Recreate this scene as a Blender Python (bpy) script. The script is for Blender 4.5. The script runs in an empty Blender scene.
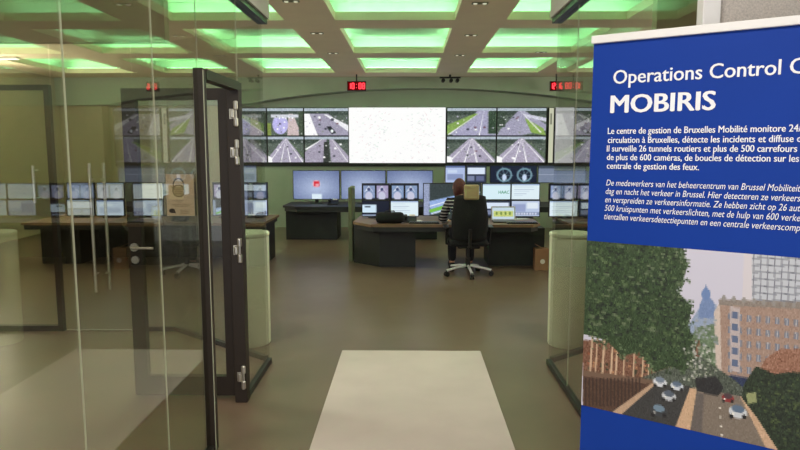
import bpy, bmesh, math, random
import numpy as np
from mathutils import Vector, Matrix
random.seed(7); RS = np.random.RandomState(3)
S = bpy.context.scene
C = S.collection
PI = math.pi

# ------------------------------------------------------------------ camera
F_PX = 640.0
EYE = 1.6
PITCH = math.atan(76/F_PX); YAW = math.atan(9/F_PX*math.cos(PITCH))
cd = bpy.data.cameras.new('camera'); cam = bpy.data.objects.new('camera', cd); C.objects.link(cam)
cd.sensor_width = 36; cd.lens = F_PX/800*36; cd.clip_start = 0.05; cd.clip_end = 100
cam.location = (0, 0, EYE); cam.rotation_euler = (PI/2-PITCH, 0, YAW)
S.camera = cam
S.view_settings.view_transform = 'Standard'; S.view_settings.look = 'None'
S.view_settings.gamma = 1; S.view_settings.use_curve_mapping = False
S.view_settings.exposure = 0.0
S.cycles.transparent_max_bounces = 32
S.cycles.max_bounces = 10; S.cycles.glossy_bounces = 6; S.cycles.diffuse_bounces = 5
S.cycles.sample_clamp_indirect = 4.0

def ray(px, py):
    x = (px-400)/F_PX; y = -(py-225)/F_PX
    c, s = math.cos(PITCH), math.sin(PITCH)
    d = (x, c+s*y, -s+c*y)
    cy, sy = math.cos(YAW), math.sin(YAW)
    return Vector((d[0]*cy-d[1]*sy, d[0]*sy+d[1]*cy, d[2]))
def at(px, py, Y):                       # the point of a measured pixel on the plane at depth Y
    d = ray(px, py); t = Y/d.y
    return (d.x*t, EYE+d.z*t)

# ------------------------------------------------------------------ materials
def lin(c):
    return tuple((v/255/12.92 if v/255 <= .04045 else ((v/255+.055)/1.055)**2.4) for v in c)
def nodes(name):
    m = bpy.data.materials.new(name); m.use_nodes = True
    nt = m.node_tree; nt.nodes.clear()
    out = nt.nodes.new('ShaderNodeOutputMaterial')
    return m, nt, out
def mat(name, rgb, rough=.5, metal=0, var=.08, scale=8, bump=0, bscale=60, spec=.5):
    m, nt, out = nodes(name)
    b = nt.nodes.new('ShaderNodeBsdfPrincipled'); nt.links.new(b.outputs[0], out.inputs[0])
    b.inputs['Roughness'].default_value = rough; b.inputs['Metallic'].default_value = metal
    b.inputs['Specular IOR Level'].default_value = spec
    tc = nt.nodes.new('ShaderNodeTexCoord')
    n = nt.nodes.new('ShaderNodeTexNoise'); n.inputs['Scale'].default_value = scale; n.inputs['Detail'].default_value = 5
    nt.links.new(tc.outputs['Object'], n.inputs['Vector'])
    r = nt.nodes.new('ShaderNodeValToRGB'); c = lin(rgb)
    r.color_ramp.elements[0].position = .3; r.color_ramp.elements[1].position = .7
    r.color_ramp.elements[0].color = tuple(v*(1-var) for v in c)+(1,)
    r.color_ramp.elements[1].color = tuple(min(1, v*(1+var)) for v in c)+(1,)
    nt.links.new(n.outputs['Fac'], r.inputs[0]); nt.links.new(r.outputs[0], b.inputs['Base Color'])
    if bump:
        n2 = nt.nodes.new('ShaderNodeTexNoise'); n2.inputs['Scale'].default_value = bscale
        nt.links.new(tc.outputs['Object'], n2.inputs['Vector'])
        bp_ = nt.nodes.new('ShaderNodeBump'); bp_.inputs['Strength'].default_value = bump; bp_.inputs['Distance'].default_value = .01
        nt.links.new(n2.outputs['Fac'], bp_.inputs['Height']); nt.links.new(bp_.outputs[0], b.inputs['Normal'])
    return m
def emit(name, rgb, s):
    m, nt, out = nodes(name)
    e = nt.nodes.new('ShaderNodeEmission'); e.inputs[0].default_value = lin(rgb)+(1,); e.inputs[1].default_value = s
    nt.links.new(e.outputs[0], out.inputs[0]); return m
def glass(name, tint=(.93, .94, .90), ior=1.5):
    m, nt, out = nodes(name)
    t = nt.nodes.new('ShaderNodeBsdfTransparent'); t.inputs[0].default_value = tint+(1,)
    g = nt.nodes.new('ShaderNodeBsdfGlossy'); g.inputs['Roughness'].default_value = 0.0
    ge = nt.nodes.new('ShaderNodeNewGeometry')
    mr = nt.nodes.new('ShaderNodeMapRange')
    mr.inputs['From Min'].default_value = 0; mr.inputs['From Max'].default_value = 1
    mr.inputs['To Min'].default_value = ior; mr.inputs['To Max'].default_value = 1/ior
    nt.links.new(ge.outputs['Backfacing'], mr.inputs['Value'])
    f = nt.nodes.new('ShaderNodeFresnel'); nt.links.new(mr.outputs[0], f.inputs['IOR'])
    x = nt.nodes.new('ShaderNodeMixShader'); nt.links.new(f.outputs[0], x.inputs[0])
    nt.links.new(t.outputs[0], x.inputs[1]); nt.links.new(g.outputs[0], x.inputs[2])
    nt.links.new(x.outputs[0], out.inputs[0]); return m
def attr_mat(name, light=None, rough=.35):
    m, nt, out = nodes(name)
    a = nt.nodes.new('ShaderNodeAttribute'); a.attribute_name = 'Col'
    b = nt.nodes.new('ShaderNodeBsdfPrincipled'); b.inputs['Roughness'].default_value = rough
    if light:
        b.inputs['Base Color'].default_value = (.01, .01, .012, 1)
        b.inputs['Specular IOR Level'].default_value = .2
        nt.links.new(a.outputs['Color'], b.inputs['Emission Color']); b.inputs['Emission Strength'].default_value = light
    else:
        nt.links.new(a.outputs['Color'], b.inputs['Base Color'])
    nt.links.new(b.outputs[0], out.inputs[0]); return m

def floor_mat_():
    m, nt, out = nodes('polished_concrete_floor')
    b = nt.nodes.new('ShaderNodeBsdfPrincipled'); nt.links.new(b.outputs[0], out.inputs[0])
    tc = nt.nodes.new('ShaderNodeTexCoord')
    def noise(s, d):
        n = nt.nodes.new('ShaderNodeTexNoise'); n.inputs['Scale'].default_value = s; n.inputs['Detail'].default_value = d
        nt.links.new(tc.outputs['Object'], n.inputs['Vector']); return n
    n = noise(1.7, 6)
    r = nt.nodes.new('ShaderNodeValToRGB')
    r.color_ramp.elements[0].position = .3; r.color_ramp.elements[1].position = .72
    r.color_ramp.elements[0].color = lin((104, 88, 73))+(1,); r.color_ramp.elements[1].color = lin((117, 99, 82))+(1,)
    nt.links.new(n.outputs['Fac'], r.inputs[0]); nt.links.new(r.outputs[0], b.inputs['Base Color'])
    n2 = noise(6, 3)
    mr = nt.nodes.new('ShaderNodeMapRange'); mr.inputs['To Min'].default_value = .27; mr.inputs['To Max'].default_value = .31
    nt.links.new(n2.outputs['Fac'], mr.inputs['Value']); nt.links.new(mr.outputs[0], b.inputs['Roughness'])
    b.inputs['Specular IOR Level'].default_value = .45
    return m
M = dict(
    floor=floor_mat_(),
    ceil=mat('beige_ceiling_paint', (228, 214, 186), .7, var=.03, scale=3),
    panel=mat('white_coffer_paint', (235, 235, 230), .6, var=.02),
    wall=mat('grey_green_wall_paint', (158, 170, 150), .7, var=.05, scale=3),
    wallb=mat('beige_wall_paint', (178, 168, 140), .7, var=.04, scale=3),
    greyw=mat('speckled_grey_wallcovering', (200, 192, 182), .8, var=.18, scale=160, bump=.3, bscale=200),
    white=mat('white_painted_trim', (238, 236, 232), .4, var=.02),
    bulk=mat('light_grey_bulkhead', (190, 188, 178), .6, var=.04),
    dark=mat('dark_brown_frame', (38, 28, 18), .5, var=.1, scale=20),
    darkm=mat('dark_grey_metal', (46, 46, 42), .35, metal=.4, var=.1),
    black=mat('black_plastic', (20, 21, 22), .45, var=.15),
    fab=mat('black_chair_fabric', (20, 22, 24), .9, var=.2, scale=60, bump=.3),
    desk=mat('dark_desk_laminate', (30, 34, 33), .5, var=.12, scale=10),
    wood=mat('worn_wood_worktop', (122, 96, 70), .45, var=.12, scale=12),
    steel=mat('brushed_steel', (205, 202, 194), .28, metal=.9, var=.05),
    chrome=mat('polished_aluminium', (225, 225, 225), .35, metal=.3, var=.04),
    mat=mat('cream_mat', (196, 184, 176), .75, var=.05, scale=3, bump=.05),
    ped=mat('pale_grey_green_lacquer', (222, 228, 200), .5, var=.03),
    seat=mat('olive_panel', (104, 112, 84), .7, var=.05),
    blue=mat('blue_banner_print', (14, 58, 152), .6, var=.03, scale=4, spec=.2),
    text=mat('white_print', (240, 242, 245), .6, var=.01),
    bag=mat('tan_cardboard', (150, 112, 82), .8, var=.08),
    skin=mat('skin', (205, 160, 132), .55, var=.04), hair=mat('brown_hair', (78, 34, 28), .6, var=.3, scale=40, bump=.4),
    trou=mat('dark_trousers', (28, 30, 38), .9, var=.1),
    beige=mat('tan_leather', (172, 156, 112), .6, var=.06),
    paper=mat('white_paper', (225, 222, 212), .7, var=.03),
    thin=glass('low_reflection_glass', (.93, .94, .91), 1.36), glass=glass('clear_glass', (.95, .96, .93)), cglass=glass('coated_glass', (.87, .87, .80), 1.95), gedge=mat('pale_glass_joint', (180, 182, 160), .4, var=.02),
    screen=attr_mat('lit_screen', 1.0), print=attr_mat('matt_print', None, .6),
    led=emit('green_led_strip', (140, 236, 168), 18.0),
    lamp=emit('dim_lamp_lens', (235, 235, 205), .8),
    red=emit('red_led', (255, 60, 70), 2.2), redd=emit('dim_red_display', (120, 10, 14), .6),
    green=emit('green_screen_text', (70, 150, 110), 1.0),
    tube=emit('white_linear_lamp', (255, 250, 235), 4.0),
)
def stripes():
    m, nt, out = nodes('striped_knit')
    b = nt.nodes.new('ShaderNodeBsdfPrincipled'); b.inputs['Roughness'].default_value = .9
    tc = nt.nodes.new('ShaderNodeTexCoord'); sp = nt.nodes.new('ShaderNodeSeparateXYZ'); nt.links.new(tc.outputs['Object'], sp.inputs[0])
    mu = nt.nodes.new('ShaderNodeMath'); mu.operation = 'MULTIPLY'; mu.inputs[1].default_value = 24
    nt.links.new(sp.outputs['Z'], mu.inputs[0])
    fr = nt.nodes.new('ShaderNodeMath'); fr.operation = 'FRACT'; nt.links.new(mu.outputs[0], fr.inputs[0])
    r = nt.nodes.new('ShaderNodeValToRGB'); r.color_ramp.interpolation = 'CONSTANT'
    r.color_ramp.elements[0].color = lin((28, 30, 38))+(1,); r.color_ramp.elements[1].position = .74; r.color_ramp.elements[1].color = lin((190, 190, 190))+(1,)
    nt.links.new(fr.outputs[0], r.inputs[0]); nt.links.new(r.outputs[0], b.inputs['Base Color']); nt.links.new(b.outputs[0], out.inputs[0])
    return m
M['stripes'] = stripes()

# ------------------------------------------------------------------ mesh helpers
class MB:
    def __init__(s): s.bm = bmesh.new()
    def box(s, c, d, rot=(0, 0, 0), bev=0):
        t = bmesh.new(); bmesh.ops.create_cube(t, size=1)
        bmesh.ops.scale(t, vec=d, verts=t.verts)
        if bev: bmesh.ops.bevel(t, geom=t.edges[:], offset=min(bev, min(d)*.45), segments=2, affect='EDGES', profile=.5)
        from mathutils import Euler
        t.transform(Matrix.Translation(c) @ Euler(rot).to_matrix().to_4x4()); s._add(t); return s
    def ab(s, a, b, bev=0):
        return s.box([(a[i]+b[i])/2 for i in range(3)], [abs(b[i]-a[i]) for i in range(3)], bev=bev)
    def cyl(s, a, b, r, r2=None, seg=20):
        a, b = Vector(a), Vector(b); t = bmesh.new(); L = (b-a).length
        bmesh.ops.create_cone(t, cap_ends=True, segments=seg, radius1=r, radius2=r if r2 is None else r2, depth=L)
        q = (b-a).to_track_quat('Z', 'Y'); t.transform(Matrix.Translation((a+b)/2) @ q.to_matrix().to_4x4()); s._add(t); return s
    def tube(s, pts, r, seg=10):
        for p, q in zip(pts, pts[1:]): s.cyl(p, q, r, seg=seg)
        for p in pts[1:-1]: s.ball(p, (r, r, r), 8)
        return s
    def ball(s, c, r, seg=16):
        t = bmesh.new(); bmesh.ops.create_uvsphere(t, u_segments=seg, v_segments=max(6, seg//2), radius=1)
        bmesh.ops.scale(t, vec=r, verts=t.verts); bmesh.ops.translate(t, vec=c, verts=t.verts); s._add(t); return s
    def prism(s, pts, z0, z1, axis='z'):
        t = bmesh.new()
        def P(p, z): return {'z': (p[0], p[1], z), 'y': (p[0], z, p[1]), 'x': (z, p[0], p[1])}[axis]
        v0 = [t.verts.new(P(p, z0)) for p in pts]; v1 = [t.verts.new(P(p, z1)) for p in pts]
        t.faces.new(v0); t.faces.new(v1[::-1]); n = len(pts)
        for i in range(n): t.faces.new((v0[i], v1[i], v1[(i+1) % n], v0[(i+1) % n]))
        bmesh.ops.recalc_face_normals(t, faces=t.faces); s._add(t); return s
    def lathe(s, prof, seg=32, c=(0, 0, 0)):
        t = bmesh.new(); rings = []
        for r, z in prof:
            rings.append([t.verts.new((c[0]+r*math.cos(2*PI*k/seg), c[1]+r*math.sin(2*PI*k/seg), c[2]+z)) for k in range(seg)])
        for a, b in zip(rings, rings[1:]):
            for k in range(seg): t.faces.new((a[k], a[(k+1) % seg], b[(k+1) % seg], b[k]))
        t.faces.new(rings[0][::-1]); t.faces.new(rings[-1]); bmesh.ops.recalc_face_normals(t, faces=t.faces); s._add(t); return s
    def _add(s, t):
        me = bpy.data.meshes.new('t'); t.to_mesh(me); t.free(); s.bm.from_mesh(me); bpy.data.meshes.remove(me)
    def build(s, name, m, parent=None, smooth=False):
        me = bpy.data.meshes.new(name); s.bm.to_mesh(me); s.bm.free(); me.materials.append(m)
        if smooth:
            for p in me.polygons: p.use_smooth = True
        o = bpy.data.objects.new(name, me); C.objects.link(o)
        if parent: o.parent = parent
        return o
def tag(o, label=None, cat=None, group=None, kind=None):
    if label: o['label'] = label
    if cat: o['category'] = cat
    if group: o['group'] = group
    if kind: o['kind'] = kind
    return o
def thing(name, label, cat, loc=(0, 0, 0), rz=0, group=None, kind=None):
    o = bpy.data.objects.new(name, None); C.objects.link(o); o.location = loc; o.rotation_euler = (0, 0, rz)
    o.empty_display_size = .1
    return tag(o, label, cat, group, kind)
def struct(name, mb, m, label=None): return tag(mb.build(name, m), kind='structure', label=label)

# ------------------------------------------------------------------ pictures painted from shapes
class Pic:
    def __init__(s, w, h, bg, ss=3):
        s.w, s.h, s.ss = w, h, ss; s.grain = 0; s.a = np.zeros((h*ss, w*ss, 3)); s.a[:] = bg
        yy, xx = np.mgrid[0:h*ss, 0:w*ss]; s.X = (xx+.5)/(w*ss); s.Y = (yy+.5)/(h*ss)
    def put(s, k, col, tex=0):
        c = np.array(col, float)
        if tex: s.a[k] = np.clip(c+RS.randn(int(k.sum()), 1)*tex, 0, 255)
        else: s.a[k] = c
        return s
    def mask(s, pts):
        k = np.zeros(s.X.shape, bool); n = len(pts)
        for i in range(n):
            x0, y0 = pts[i]; x1, y1 = pts[(i+1) % n]
            if y0 == y1: continue
            c = (y0 > s.Y) != (y1 > s.Y)
            k ^= c & (s.X < (x1-x0)*(s.Y-y0)/(y1-y0)+x0)
        return k
    def poly(s, pts, col, tex=0): return s.put(s.mask(pts), col, tex)
    def rect(s, x0, y0, x1, y1, col, tex=0): return s.put((s.X >= x0) & (s.X < x1) & (s.Y >= y0) & (s.Y < y1), col, tex)
    def ell(s, x, y, rx, ry, col, tex=0): return s.put(((s.X-x)/rx)**2+((s.Y-y)/ry)**2 < 1, col, tex)
    def ring(s, x, y, rx, ry, w, col):
        d = np.sqrt(((s.X-x)/rx)**2+((s.Y-y)/ry)**2); return s.put(abs(d-1) < w, col)
    def line(s, x0, y0, x1, y1, w, col, w2=None):
        w2 = w if w2 is None else w2; dx, dy = x1-x0, y1-y0; L = math.hypot(dx, dy) or 1; nx, ny = -dy/L, dx/L
        return s.poly([(x0+nx*w/2, y0+ny*w/2), (x1+nx*w2/2, y1+ny*w2/2), (x1-nx*w2/2, y1-ny*w2/2), (x0-nx*w/2, y0-ny*w/2)], col)
    def out(s):
        if s.grain: s.a = s.a+np.kron(RS.randn(s.h, s.w), np.ones((s.ss, s.ss)))[..., None]*s.grain
        s.a = np.clip(s.a, 0, 255); b = s.a.reshape(s.h, s.ss, s.w, s.ss, 3).mean((1, 3))/255
        return np.where(b <= .04045, b/12.92, ((b+.055)/1.055)**2.4)
PICM = {}
def picture(name, W, H, pic, parent, loc, m, rx=0, key=None):
    a = pic.out(); h, w = a.shape[:2]
    vs = [(-W/2+W*i/w, 0, H/2-H*j/h) for j in range(h+1) for i in range(w+1)]
    fs = [(j*(w+1)+i, (j+1)*(w+1)+i, (j+1)*(w+1)+i+1, j*(w+1)+i+1) for j in range(h) for i in range(w)]
    me = bpy.data.meshes.new(name); me.from_pydata(vs, [], fs)
    ca = me.color_attributes.new('Col', 'FLOAT_COLOR', 'CORNER')
    col = np.ones((h*w, 4, 4), np.float32); col[:, :, :3] = a.reshape(-1, 1, 3)
    ca.data.foreach_set('color', col.ravel()); me.materials.append(m)
    o = bpy.data.objects.new(name, me); C.objects.link(o); o.parent = parent; o.location = loc; o.rotation_euler = (rx, 0, 0)
    return o

def p_road(kind=0, seed=0, w=46, h=30, tone=1.0):
    """traffic camera view of a road"""
    r = random.Random(seed); p = Pic(w, h, (76, 86, 78), 3)
    p.put(p.Y > -1, (74, 84, 76), 22)
    p.rect(0, 0, 1, .16, (150, 160, 170), 14); p.rect(0, .1, 1, .26, (52, 62, 56), 22)
    if kind == 0:      # straight, wide fan of lanes
        p.poly([(.46, .06), (.56, .06), (1.0, .92), (.96, 1), (0, 1), (0, .82)], (146, 140, 158), 8)
        for x in (.04, .36, .62, .98): p.line(.51, .07, x, 1, .006, (228, 226, 232), .028)
        p.poly([(.57, .1), (1, .66), (1, .84), (.56, .12)], (74, 88, 70), 16)
        p.poly([(0, .75), (.1, .8), (.12, 1), (0, 1)], (225, 225, 232))
    elif kind == 1:    # highway curving away with grass verge
        p.poly([(.62, .08), (.84, .08), (.98, .5), (1, 1), (.12, 1), (.02, .92), (.5, .35)], (142, 140, 164), 8)
        p.poly([(0, .62), (.56, .2), (.64, .2), (.3, .66), (0, .98)], (112, 140, 70), 10)
        p.line(.02, .98, .7, .12, .03, (220, 220, 225), .006); p.line(.75, .1, .66, 1, .006, (225, 225, 230), .02)
        p.rect(.84, .12, 1, .95, (46, 62, 48), 16)
    elif kind == 2:    # two carriageways and trees
        p.poly([(.42, .1), (.56, .1), (1, .6), (1, .82), (.5, 1), (0, 1), (.06, .8)], (138, 136, 156), 8)
        p.poly([(.56, .36), (.95, .75), (1, 1), (.7, .9)], (116, 144, 70), 10)
        p.line(.46, .1, .9, .9, .006, (224, 224, 232), .03); p.poly([(.52, .2), (1, .36), (1, .5), (.6, .34)], (176, 176, 190), 8)
        p.rect(0, .1, .16, .7, (48, 60, 50), 16)
    elif kind == 3:    # junction square with car park
        p.ell(.36, .6, .22, .36, (160, 156, 200), 8); p.poly([(.6, .2), (.72, .2), (.95, 1), (.55, 1)], (176, 160, 160), 8)
        p.rect(0, .55, .1, 1, (110, 124, 60), 12); p.rect(.1, .22, .9, .34, (180, 182, 190), 14); p.rect(.88, .1, 1, 1, (56, 66, 52), 14)
        for k in range(6): p.ell(.25+.09*k, .34+.03*(k % 2), .02, .03, (230, 230, 235))
    elif kind == 4:    # bus lane and car
        p.poly([(.1, .2), (.55, .2), (1, .8), (1, 1), (.0, 1)], (136, 132, 150), 8)
        p.poly([(0, .2), (.12, .2), (.3, 1), (0, 1)], (232, 232, 236), 8); p.poly([(.5, .22), (1, .62), (1, .86), (.44, .22)], (205, 205, 210), 8)
        p.poly([(.5, .68), (.6, .66), (.72, .9), (.62, .96)], (28, 30, 36)); p.ell(.63, .84, .035, .06, (210, 220, 235))
        p.ell(.34, .34, .03, .05, (225, 230, 245)); p.ell(.64, .42, .04, .05, (60, 60, 70))
    elif kind == 5:    # split carriageway, dark median
        p.poly([(.36, .1), (.5, .1), (.42, 1), (0, 1), (0, .6)], (140, 134, 150), 8); p.poly([(.56, .1), (.66, .1), (1, .75), (1, 1), (.6, 1)], (146, 140, 156), 8)
        p.line(.02, .5, .4, .1, .06, (232, 232, 232), .01); p.poly([(.44, .2), (.54, .2), (.58, 1), (.42, 1)], (44, 48, 44), 10)
        p.line(.62, .1, .98, .98, .008, (220, 220, 225), .02); p.ell(.7, .45, .03, .04, (240, 240, 240)); p.ell(.82, .3, .03, .04, (235, 235, 235))
    for k in range(5):
        x, y = r.uniform(.2, .8), r.uniform(.3, .85); c = r.choice([(235, 235, 240), (40, 42, 50), (90, 60, 70)])
        p.ell(x, y, .014+.02*y, .016+.025*y, c)
    for k in range(26):
        x, y = r.random(), r.uniform(.12, 1); p.ell(x, y, r.uniform(.006, .02), r.uniform(.008, .03), r.choice([(214, 214, 226), (96, 100, 104), (160, 156, 174), (110, 120, 100)]))
    p.a = np.clip((p.a-110)*1.15*tone+130*tone, 0, 255); p.grain = 7; return p
def p_map(seed=0, w=60, h=36):
    r = random.Random(seed); p = Pic(w, h, (253, 253, 252), 3)
    for k in range(60):
        x, y = r.gauss(.5, .22), r.random(); L = r.uniform(.01, .07); a = r.uniform(0, PI)
        p.line(x, y, x+L*math.cos(a), y+L*math.sin(a), .01, r.choice([(205, 205, 212), (190, 215, 200), (225, 200, 205)]))
    return p
def p_grad(seed=0, logo=False, w=40, h=24):
    p = Pic(w, h, (120, 136, 176), 3)
    d = np.sqrt((p.X-.5)**2+(p.Y-.6)**2)[..., None]
    p.a = np.array((182, 196, 226))*(1-d*1.1)+np.array((84, 98, 140))*d*1.1+RS.randn(*p.a.shape[:2], 1)*7
    if logo:
        p.ell(.5, .46, .085, .13, (236, 220, 226)); p.rect(.44, .36, .57, .56, (214, 40, 60)); p.rect(.48, .47, .55, .53, (245, 225, 230))
        p.rect(.4, .82, .62, 1, (220, 236, 246))
    return p
def p_quad(seed=0, w=56, h=18):
    p = Pic(w, h, (20, 24, 34), 3)
    for k in range(4):
        x = .03+k*.245; p.rect(x, .1, x+.2, .92, (150, 156, 190), 14)
        p.ell(x+.1, .75, .07, .28, (196, 198, 220)); p.poly([(x+.02, .55), (x+.1, .12), (x+.18, .5), (x+.12, .3)], (228, 234, 245)); p.ell(x+.1, .3, .03, .1, (70, 80, 120))
    return p
def p_two(seed=0, w=28, h=18):
    r = random.Random(seed); p = Pic(w, h, (22, 26, 36), 3)
    for k in range(2):
        x = .04+k*.49; p.rect(x, .1, x+.43, .92, (146+r.randint(-20, 20), 152, 188), 14)
        p.ell(x+.2, .8, .14, .3, (196, 198, 220)); p.poly([(x+.02, .55), (x+.2, .12), (x+.4, .6), (x+.24, .3)], (228, 234, 245)); p.ell(x+.2, .34, .06, .1, (60, 70, 110))
    return p
def p_white(seed=0, w=28, h=18, tint=(222, 238, 245)):
    r = random.Random(seed); p = Pic(w, h, tint, 3); p.rect(0, 0, 1, .08, (150, 170, 205))
    for k in range(5): p.rect(.08, .2+.14*k, r.uniform(.4, .9), .225+.14*k, (176, 190, 210))
    return p
def p_split(seed=0, w=28, h=18):
    p = Pic(w, h, (22, 28, 46), 3); p.rect(0, .25, .52, .78, (208, 230, 245)); p.rect(.1, .34, .3, .42, (60, 70, 90)); p.rect(0, .9, .5, 1, (150, 165, 190)); return p
def p_ui(seed=0, w=28, h=18):
    p = Pic(w, h, (186, 200, 226), 3); p.rect(.05, .2, .5, .7, (150, 162, 200)); p.rect(.55, .1, .95, .5, (222, 232, 242)); p.rect(.0, .75, 1, .95, (130, 142, 176))
    for k in range(9): p.rect(.04+.1*k, .78, .1+.1*k, .92, (210, 216, 230))
    return p
def p_colormap(w=56, h=34):
    p = Pic(w, h, (52, 62, 64), 3); p.put(p.Y > 0, (54, 64, 66), 12); p.rect(.55, .08, .98, .26, (168, 178, 205), 24)
    p.poly([(.1, .55), (.98, .2), (1, .62), (.12, .98)], (150, 176, 226), 10)
    p.line(.1, .88, 1, .38, .1, (120, 190, 70)); p.line(.1, .72, 1, .26, .03, (236, 240, 248)); p.line(.14, .96, 1, .52, .03, (225, 235, 245))
    p.rect(0, 0, .1, 1, (150, 160, 190), 24); p.rect(.86, .78, .95, .98, (235, 240, 248)); return p
def p_circ(seed=0, w=46, h=18):
    p = Pic(w, h, (26, 34, 54), 3)
    for x in (.3, .74):
        for k in range(7):
            a = k*PI/3.5; p.line(x, .6, x+.2*math.cos(a), .6+.55*math.sin(a), .012, (150, 180, 190))
        p.ring(x, .55, .15, .38, .12, (120, 156, 170)); p.ell(x, .7, .05, .2, (200, 215, 240))
    return p
def p_win(seed=0, w=28, h=18):
    p = Pic(w, h, (174, 190, 226), 3); p.rect(.0, 0, 1, .12, (90, 106, 150)); p.rect(.08, .5, .9, .85, (136, 150, 190)); p.rect(.1, .25, .6, .42, (200, 214, 238)); return p
def p_list(seed=0, w=28, h=18):
    p = Pic(w, h, (52, 60, 80), 3); p.rect(.05, .12, .95, .5, (216, 228, 245)); p.rect(.05, .62, .4, .9, (120, 130, 160)); p.rect(.5, .62, .9, .9, (96, 104, 140)); return p
def p_grey(seed=0, w=46, h=18):
    p = Pic(w, h, (118, 130, 152), 3); p.put(p.Y > 0, (120, 132, 154), 8); p.rect(0, 0, 1, .14, (60, 70, 84)); p.rect(0, .5, 1, .56, (150, 160, 182)); return p

# ------------------------------------------------------------------ the shell
RX, YB, H = 7.0, 13.2, 3.0
CX = 1.05                                     # glass corridor half width
struct('floor', MB().ab((-RX-.1, -3.1, -.1), (RX+.1, YB+.1, 0)), M['floor'])
struct('wall_back', MB().ab((-RX, YB, 0), (RX, YB+.1, H+.4)), M['wall'])
struct('wall_left', MB().ab((-RX-.1, -3, 0), (-RX, YB, H+.4)), M['wallb'])
struct('wall_right', MB().ab((RX, -3, 0), (RX+.1, YB, H+.4)), M['wallb'])
fw = MB().ab((-RX, -3.1, 2.7), (RX, -3, H+.4)).ab((-RX, -3.1, 0), (-4.5, -3, 2.7)).ab((4.5, -3.1, 0), (RX, -3, 2.7))  # unseen wall, its openings added to let skylight into the rooms
for x in (-4.5, -1.5, 1.5, 4.5): fw.ab((x-.04, -3.08, 0), (x+.04, -3.02, 2.7))
struct('wall_front', fw, M['wallb'])
struct('wall_back_left', MB().ab((-RX, 12.9, 0), (-3.78, YB, 2.9)), M['wallb'])
struct('wall_back_right', MB().ab((4.05, 12.9, 0), (RX, YB, 2.9)), M['wallb'])
struct('wall_entrance', MB().ab((CX, 2.27, 0), (RX, 2.40, H)), M['greyw'])
struct('trim_1', MB().ab((CX-.06, 2.24, 0), (CX, 2.29, H), bev=.003), M['white'])
# coffered ceiling
cols = [(-.155+1.865*k-.655, -.155+1.865*k+.655) for k in range(-3, 4)]
rows = [(5.27, 7.21), (7.70, 9.62), (10.14, 12.05)]
cm = MB()
cm.ab((-RX, -3, H), (RX, rows[0][0], H+.09))
for a, b in zip(rows, rows[1:]): cm.ab((-RX, a[1], H), (RX, b[0], H+.09))
cm.ab((-RX, rows[-1][1], H), (RX, YB, H+.09))
xs = [-RX]+[v for c in cols for v in c]+[RX]
for y0, y1 in rows:
    for i in range(0, len(xs), 2): cm.ab((xs[i], y0, H), (xs[i+1], y1, H+.09))
cm.ab((-RX-.1, -3.1, H+.36), (RX+.1, YB+.1, H+.4))
struct('ceiling', cm, M['ceil'])
rown = ['nearest row', 'middle row', 'farthest row']
coln = ['leftmost column', 'second column from the left', 'third column from the left, just left of the centre', 'centre column above the white map',
        'column just right of the centre', 'second column from the right', 'rightmost column']
for ri, (y0, y1) in enumerate(rows):
    for ci, (x0, x1) in enumerate(cols):
        t = thing('coffer_light', 'green glowing ceiling coffer, %s, %s' % (rown[ri], coln[ci]), 'ceiling light', ((x0+x1)/2, (y0+y1)/2, H+.09), group='green lit ceiling coffers')
        w, d, e = (x1-x0)/2, (y1-y0)/2, .22
        b = MB(); W, D, T = w+e, d+e, .15
        b.ab((-W, -D, T), (W, D, T+.02)); b.ab((-W-.02, -D, 0), (-W, D, T)); b.ab((W, -D, 0), (W+.02, D, T)); b.ab((-W, -D-.02, 0), (W, -D, T)); b.ab((-W, D, 0), (W, D+.02, T))
        b.build('recess', M['panel'], t)
        q = MB(); z0, z1, g = .004, .016, .11
        q.ab((-w, -d-g-.02, z0), (w, -d-g, z1)); q.ab((-w, d+g, z0), (w, d+g+.02, z1))
        q.ab((-w-g-.02, -d, z0), (-w-g, d, z1)); q.ab((w+g, -d, z0), (w+g+.02, d, z1))
        q.build('light_strip', M['led'], t)
# arched bulkhead above the video wall
pts = []
for i in range(41):
    x = -RX+2*RX*i/40; pts.append((x, max(2.46, 2.79-.024*(x-.3)**2)))
struct('trim_2', MB().prism(pts+[(RX, H), (-RX, H)], 12.78, YB, 'y'), M['wall'])
# bulkheads and dark tracks over the glass lines
for k, (s, y0) in enumerate(((-1, -.6), (1, 2.42))):
    x = s*CX
    struct('trim_%d' % (3+k), MB().ab((x-.05, y0, 2.52), (x+.05, 4.70, H)), M['bulk'])
    struct('trim_%d' % (5+k), MB().ab((x-.035, y0, 2.485), (x+.035, 4.70, 2.52)), M['darkm'])

# ------------------------------------------------------------------ glass
wn = [0]
def pane(a, b, z0=.02, z1=2.485, rail=True, joints=(), th=.005, g='glass'):
    wn[0] += 1
    a, b = Vector((a[0], a[1], 0)), Vector((b[0], b[1], 0)); L = (b-a).length; ang = math.atan2(b.y-a.y, b.x-a.x)
    t = thing('window_%d' % wn[0], None, None, a, ang, kind='structure')
    MB().ab((0, -th/2, z0), (L, th/2, z1)).build('glass', M[g], t)
    if rail: MB().ab((0, -.02, 0), (L, .02, .04), bev=.004).build('rail', M['darkm'], t)
    if joints:
        j = MB()
        for q in joints: j.ab((q-.0006, -.0031, z0), (q+.0006, .0031, z1))
        j.build('joint', M['gedge'], t)
    return t
pane((-CX, -.5), (-CX, 3.22), joints=(2.47, 3.16), g='cglass')
pane((-CX, 3.97), (-CX, 4.66))
pane((-CX, 3.22), (-CX, 3.97), z0=2.0, rail=False, joints=(.004, .746), g='cglass')
pane((CX, 2.42), (CX, 4.66), joints=(1.68,), g='thin')
pane((-CX-.03, 4.70), (-2.05, 5.49)); pane((CX+.03, 4.70), (2.05, 5.49))
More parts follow.
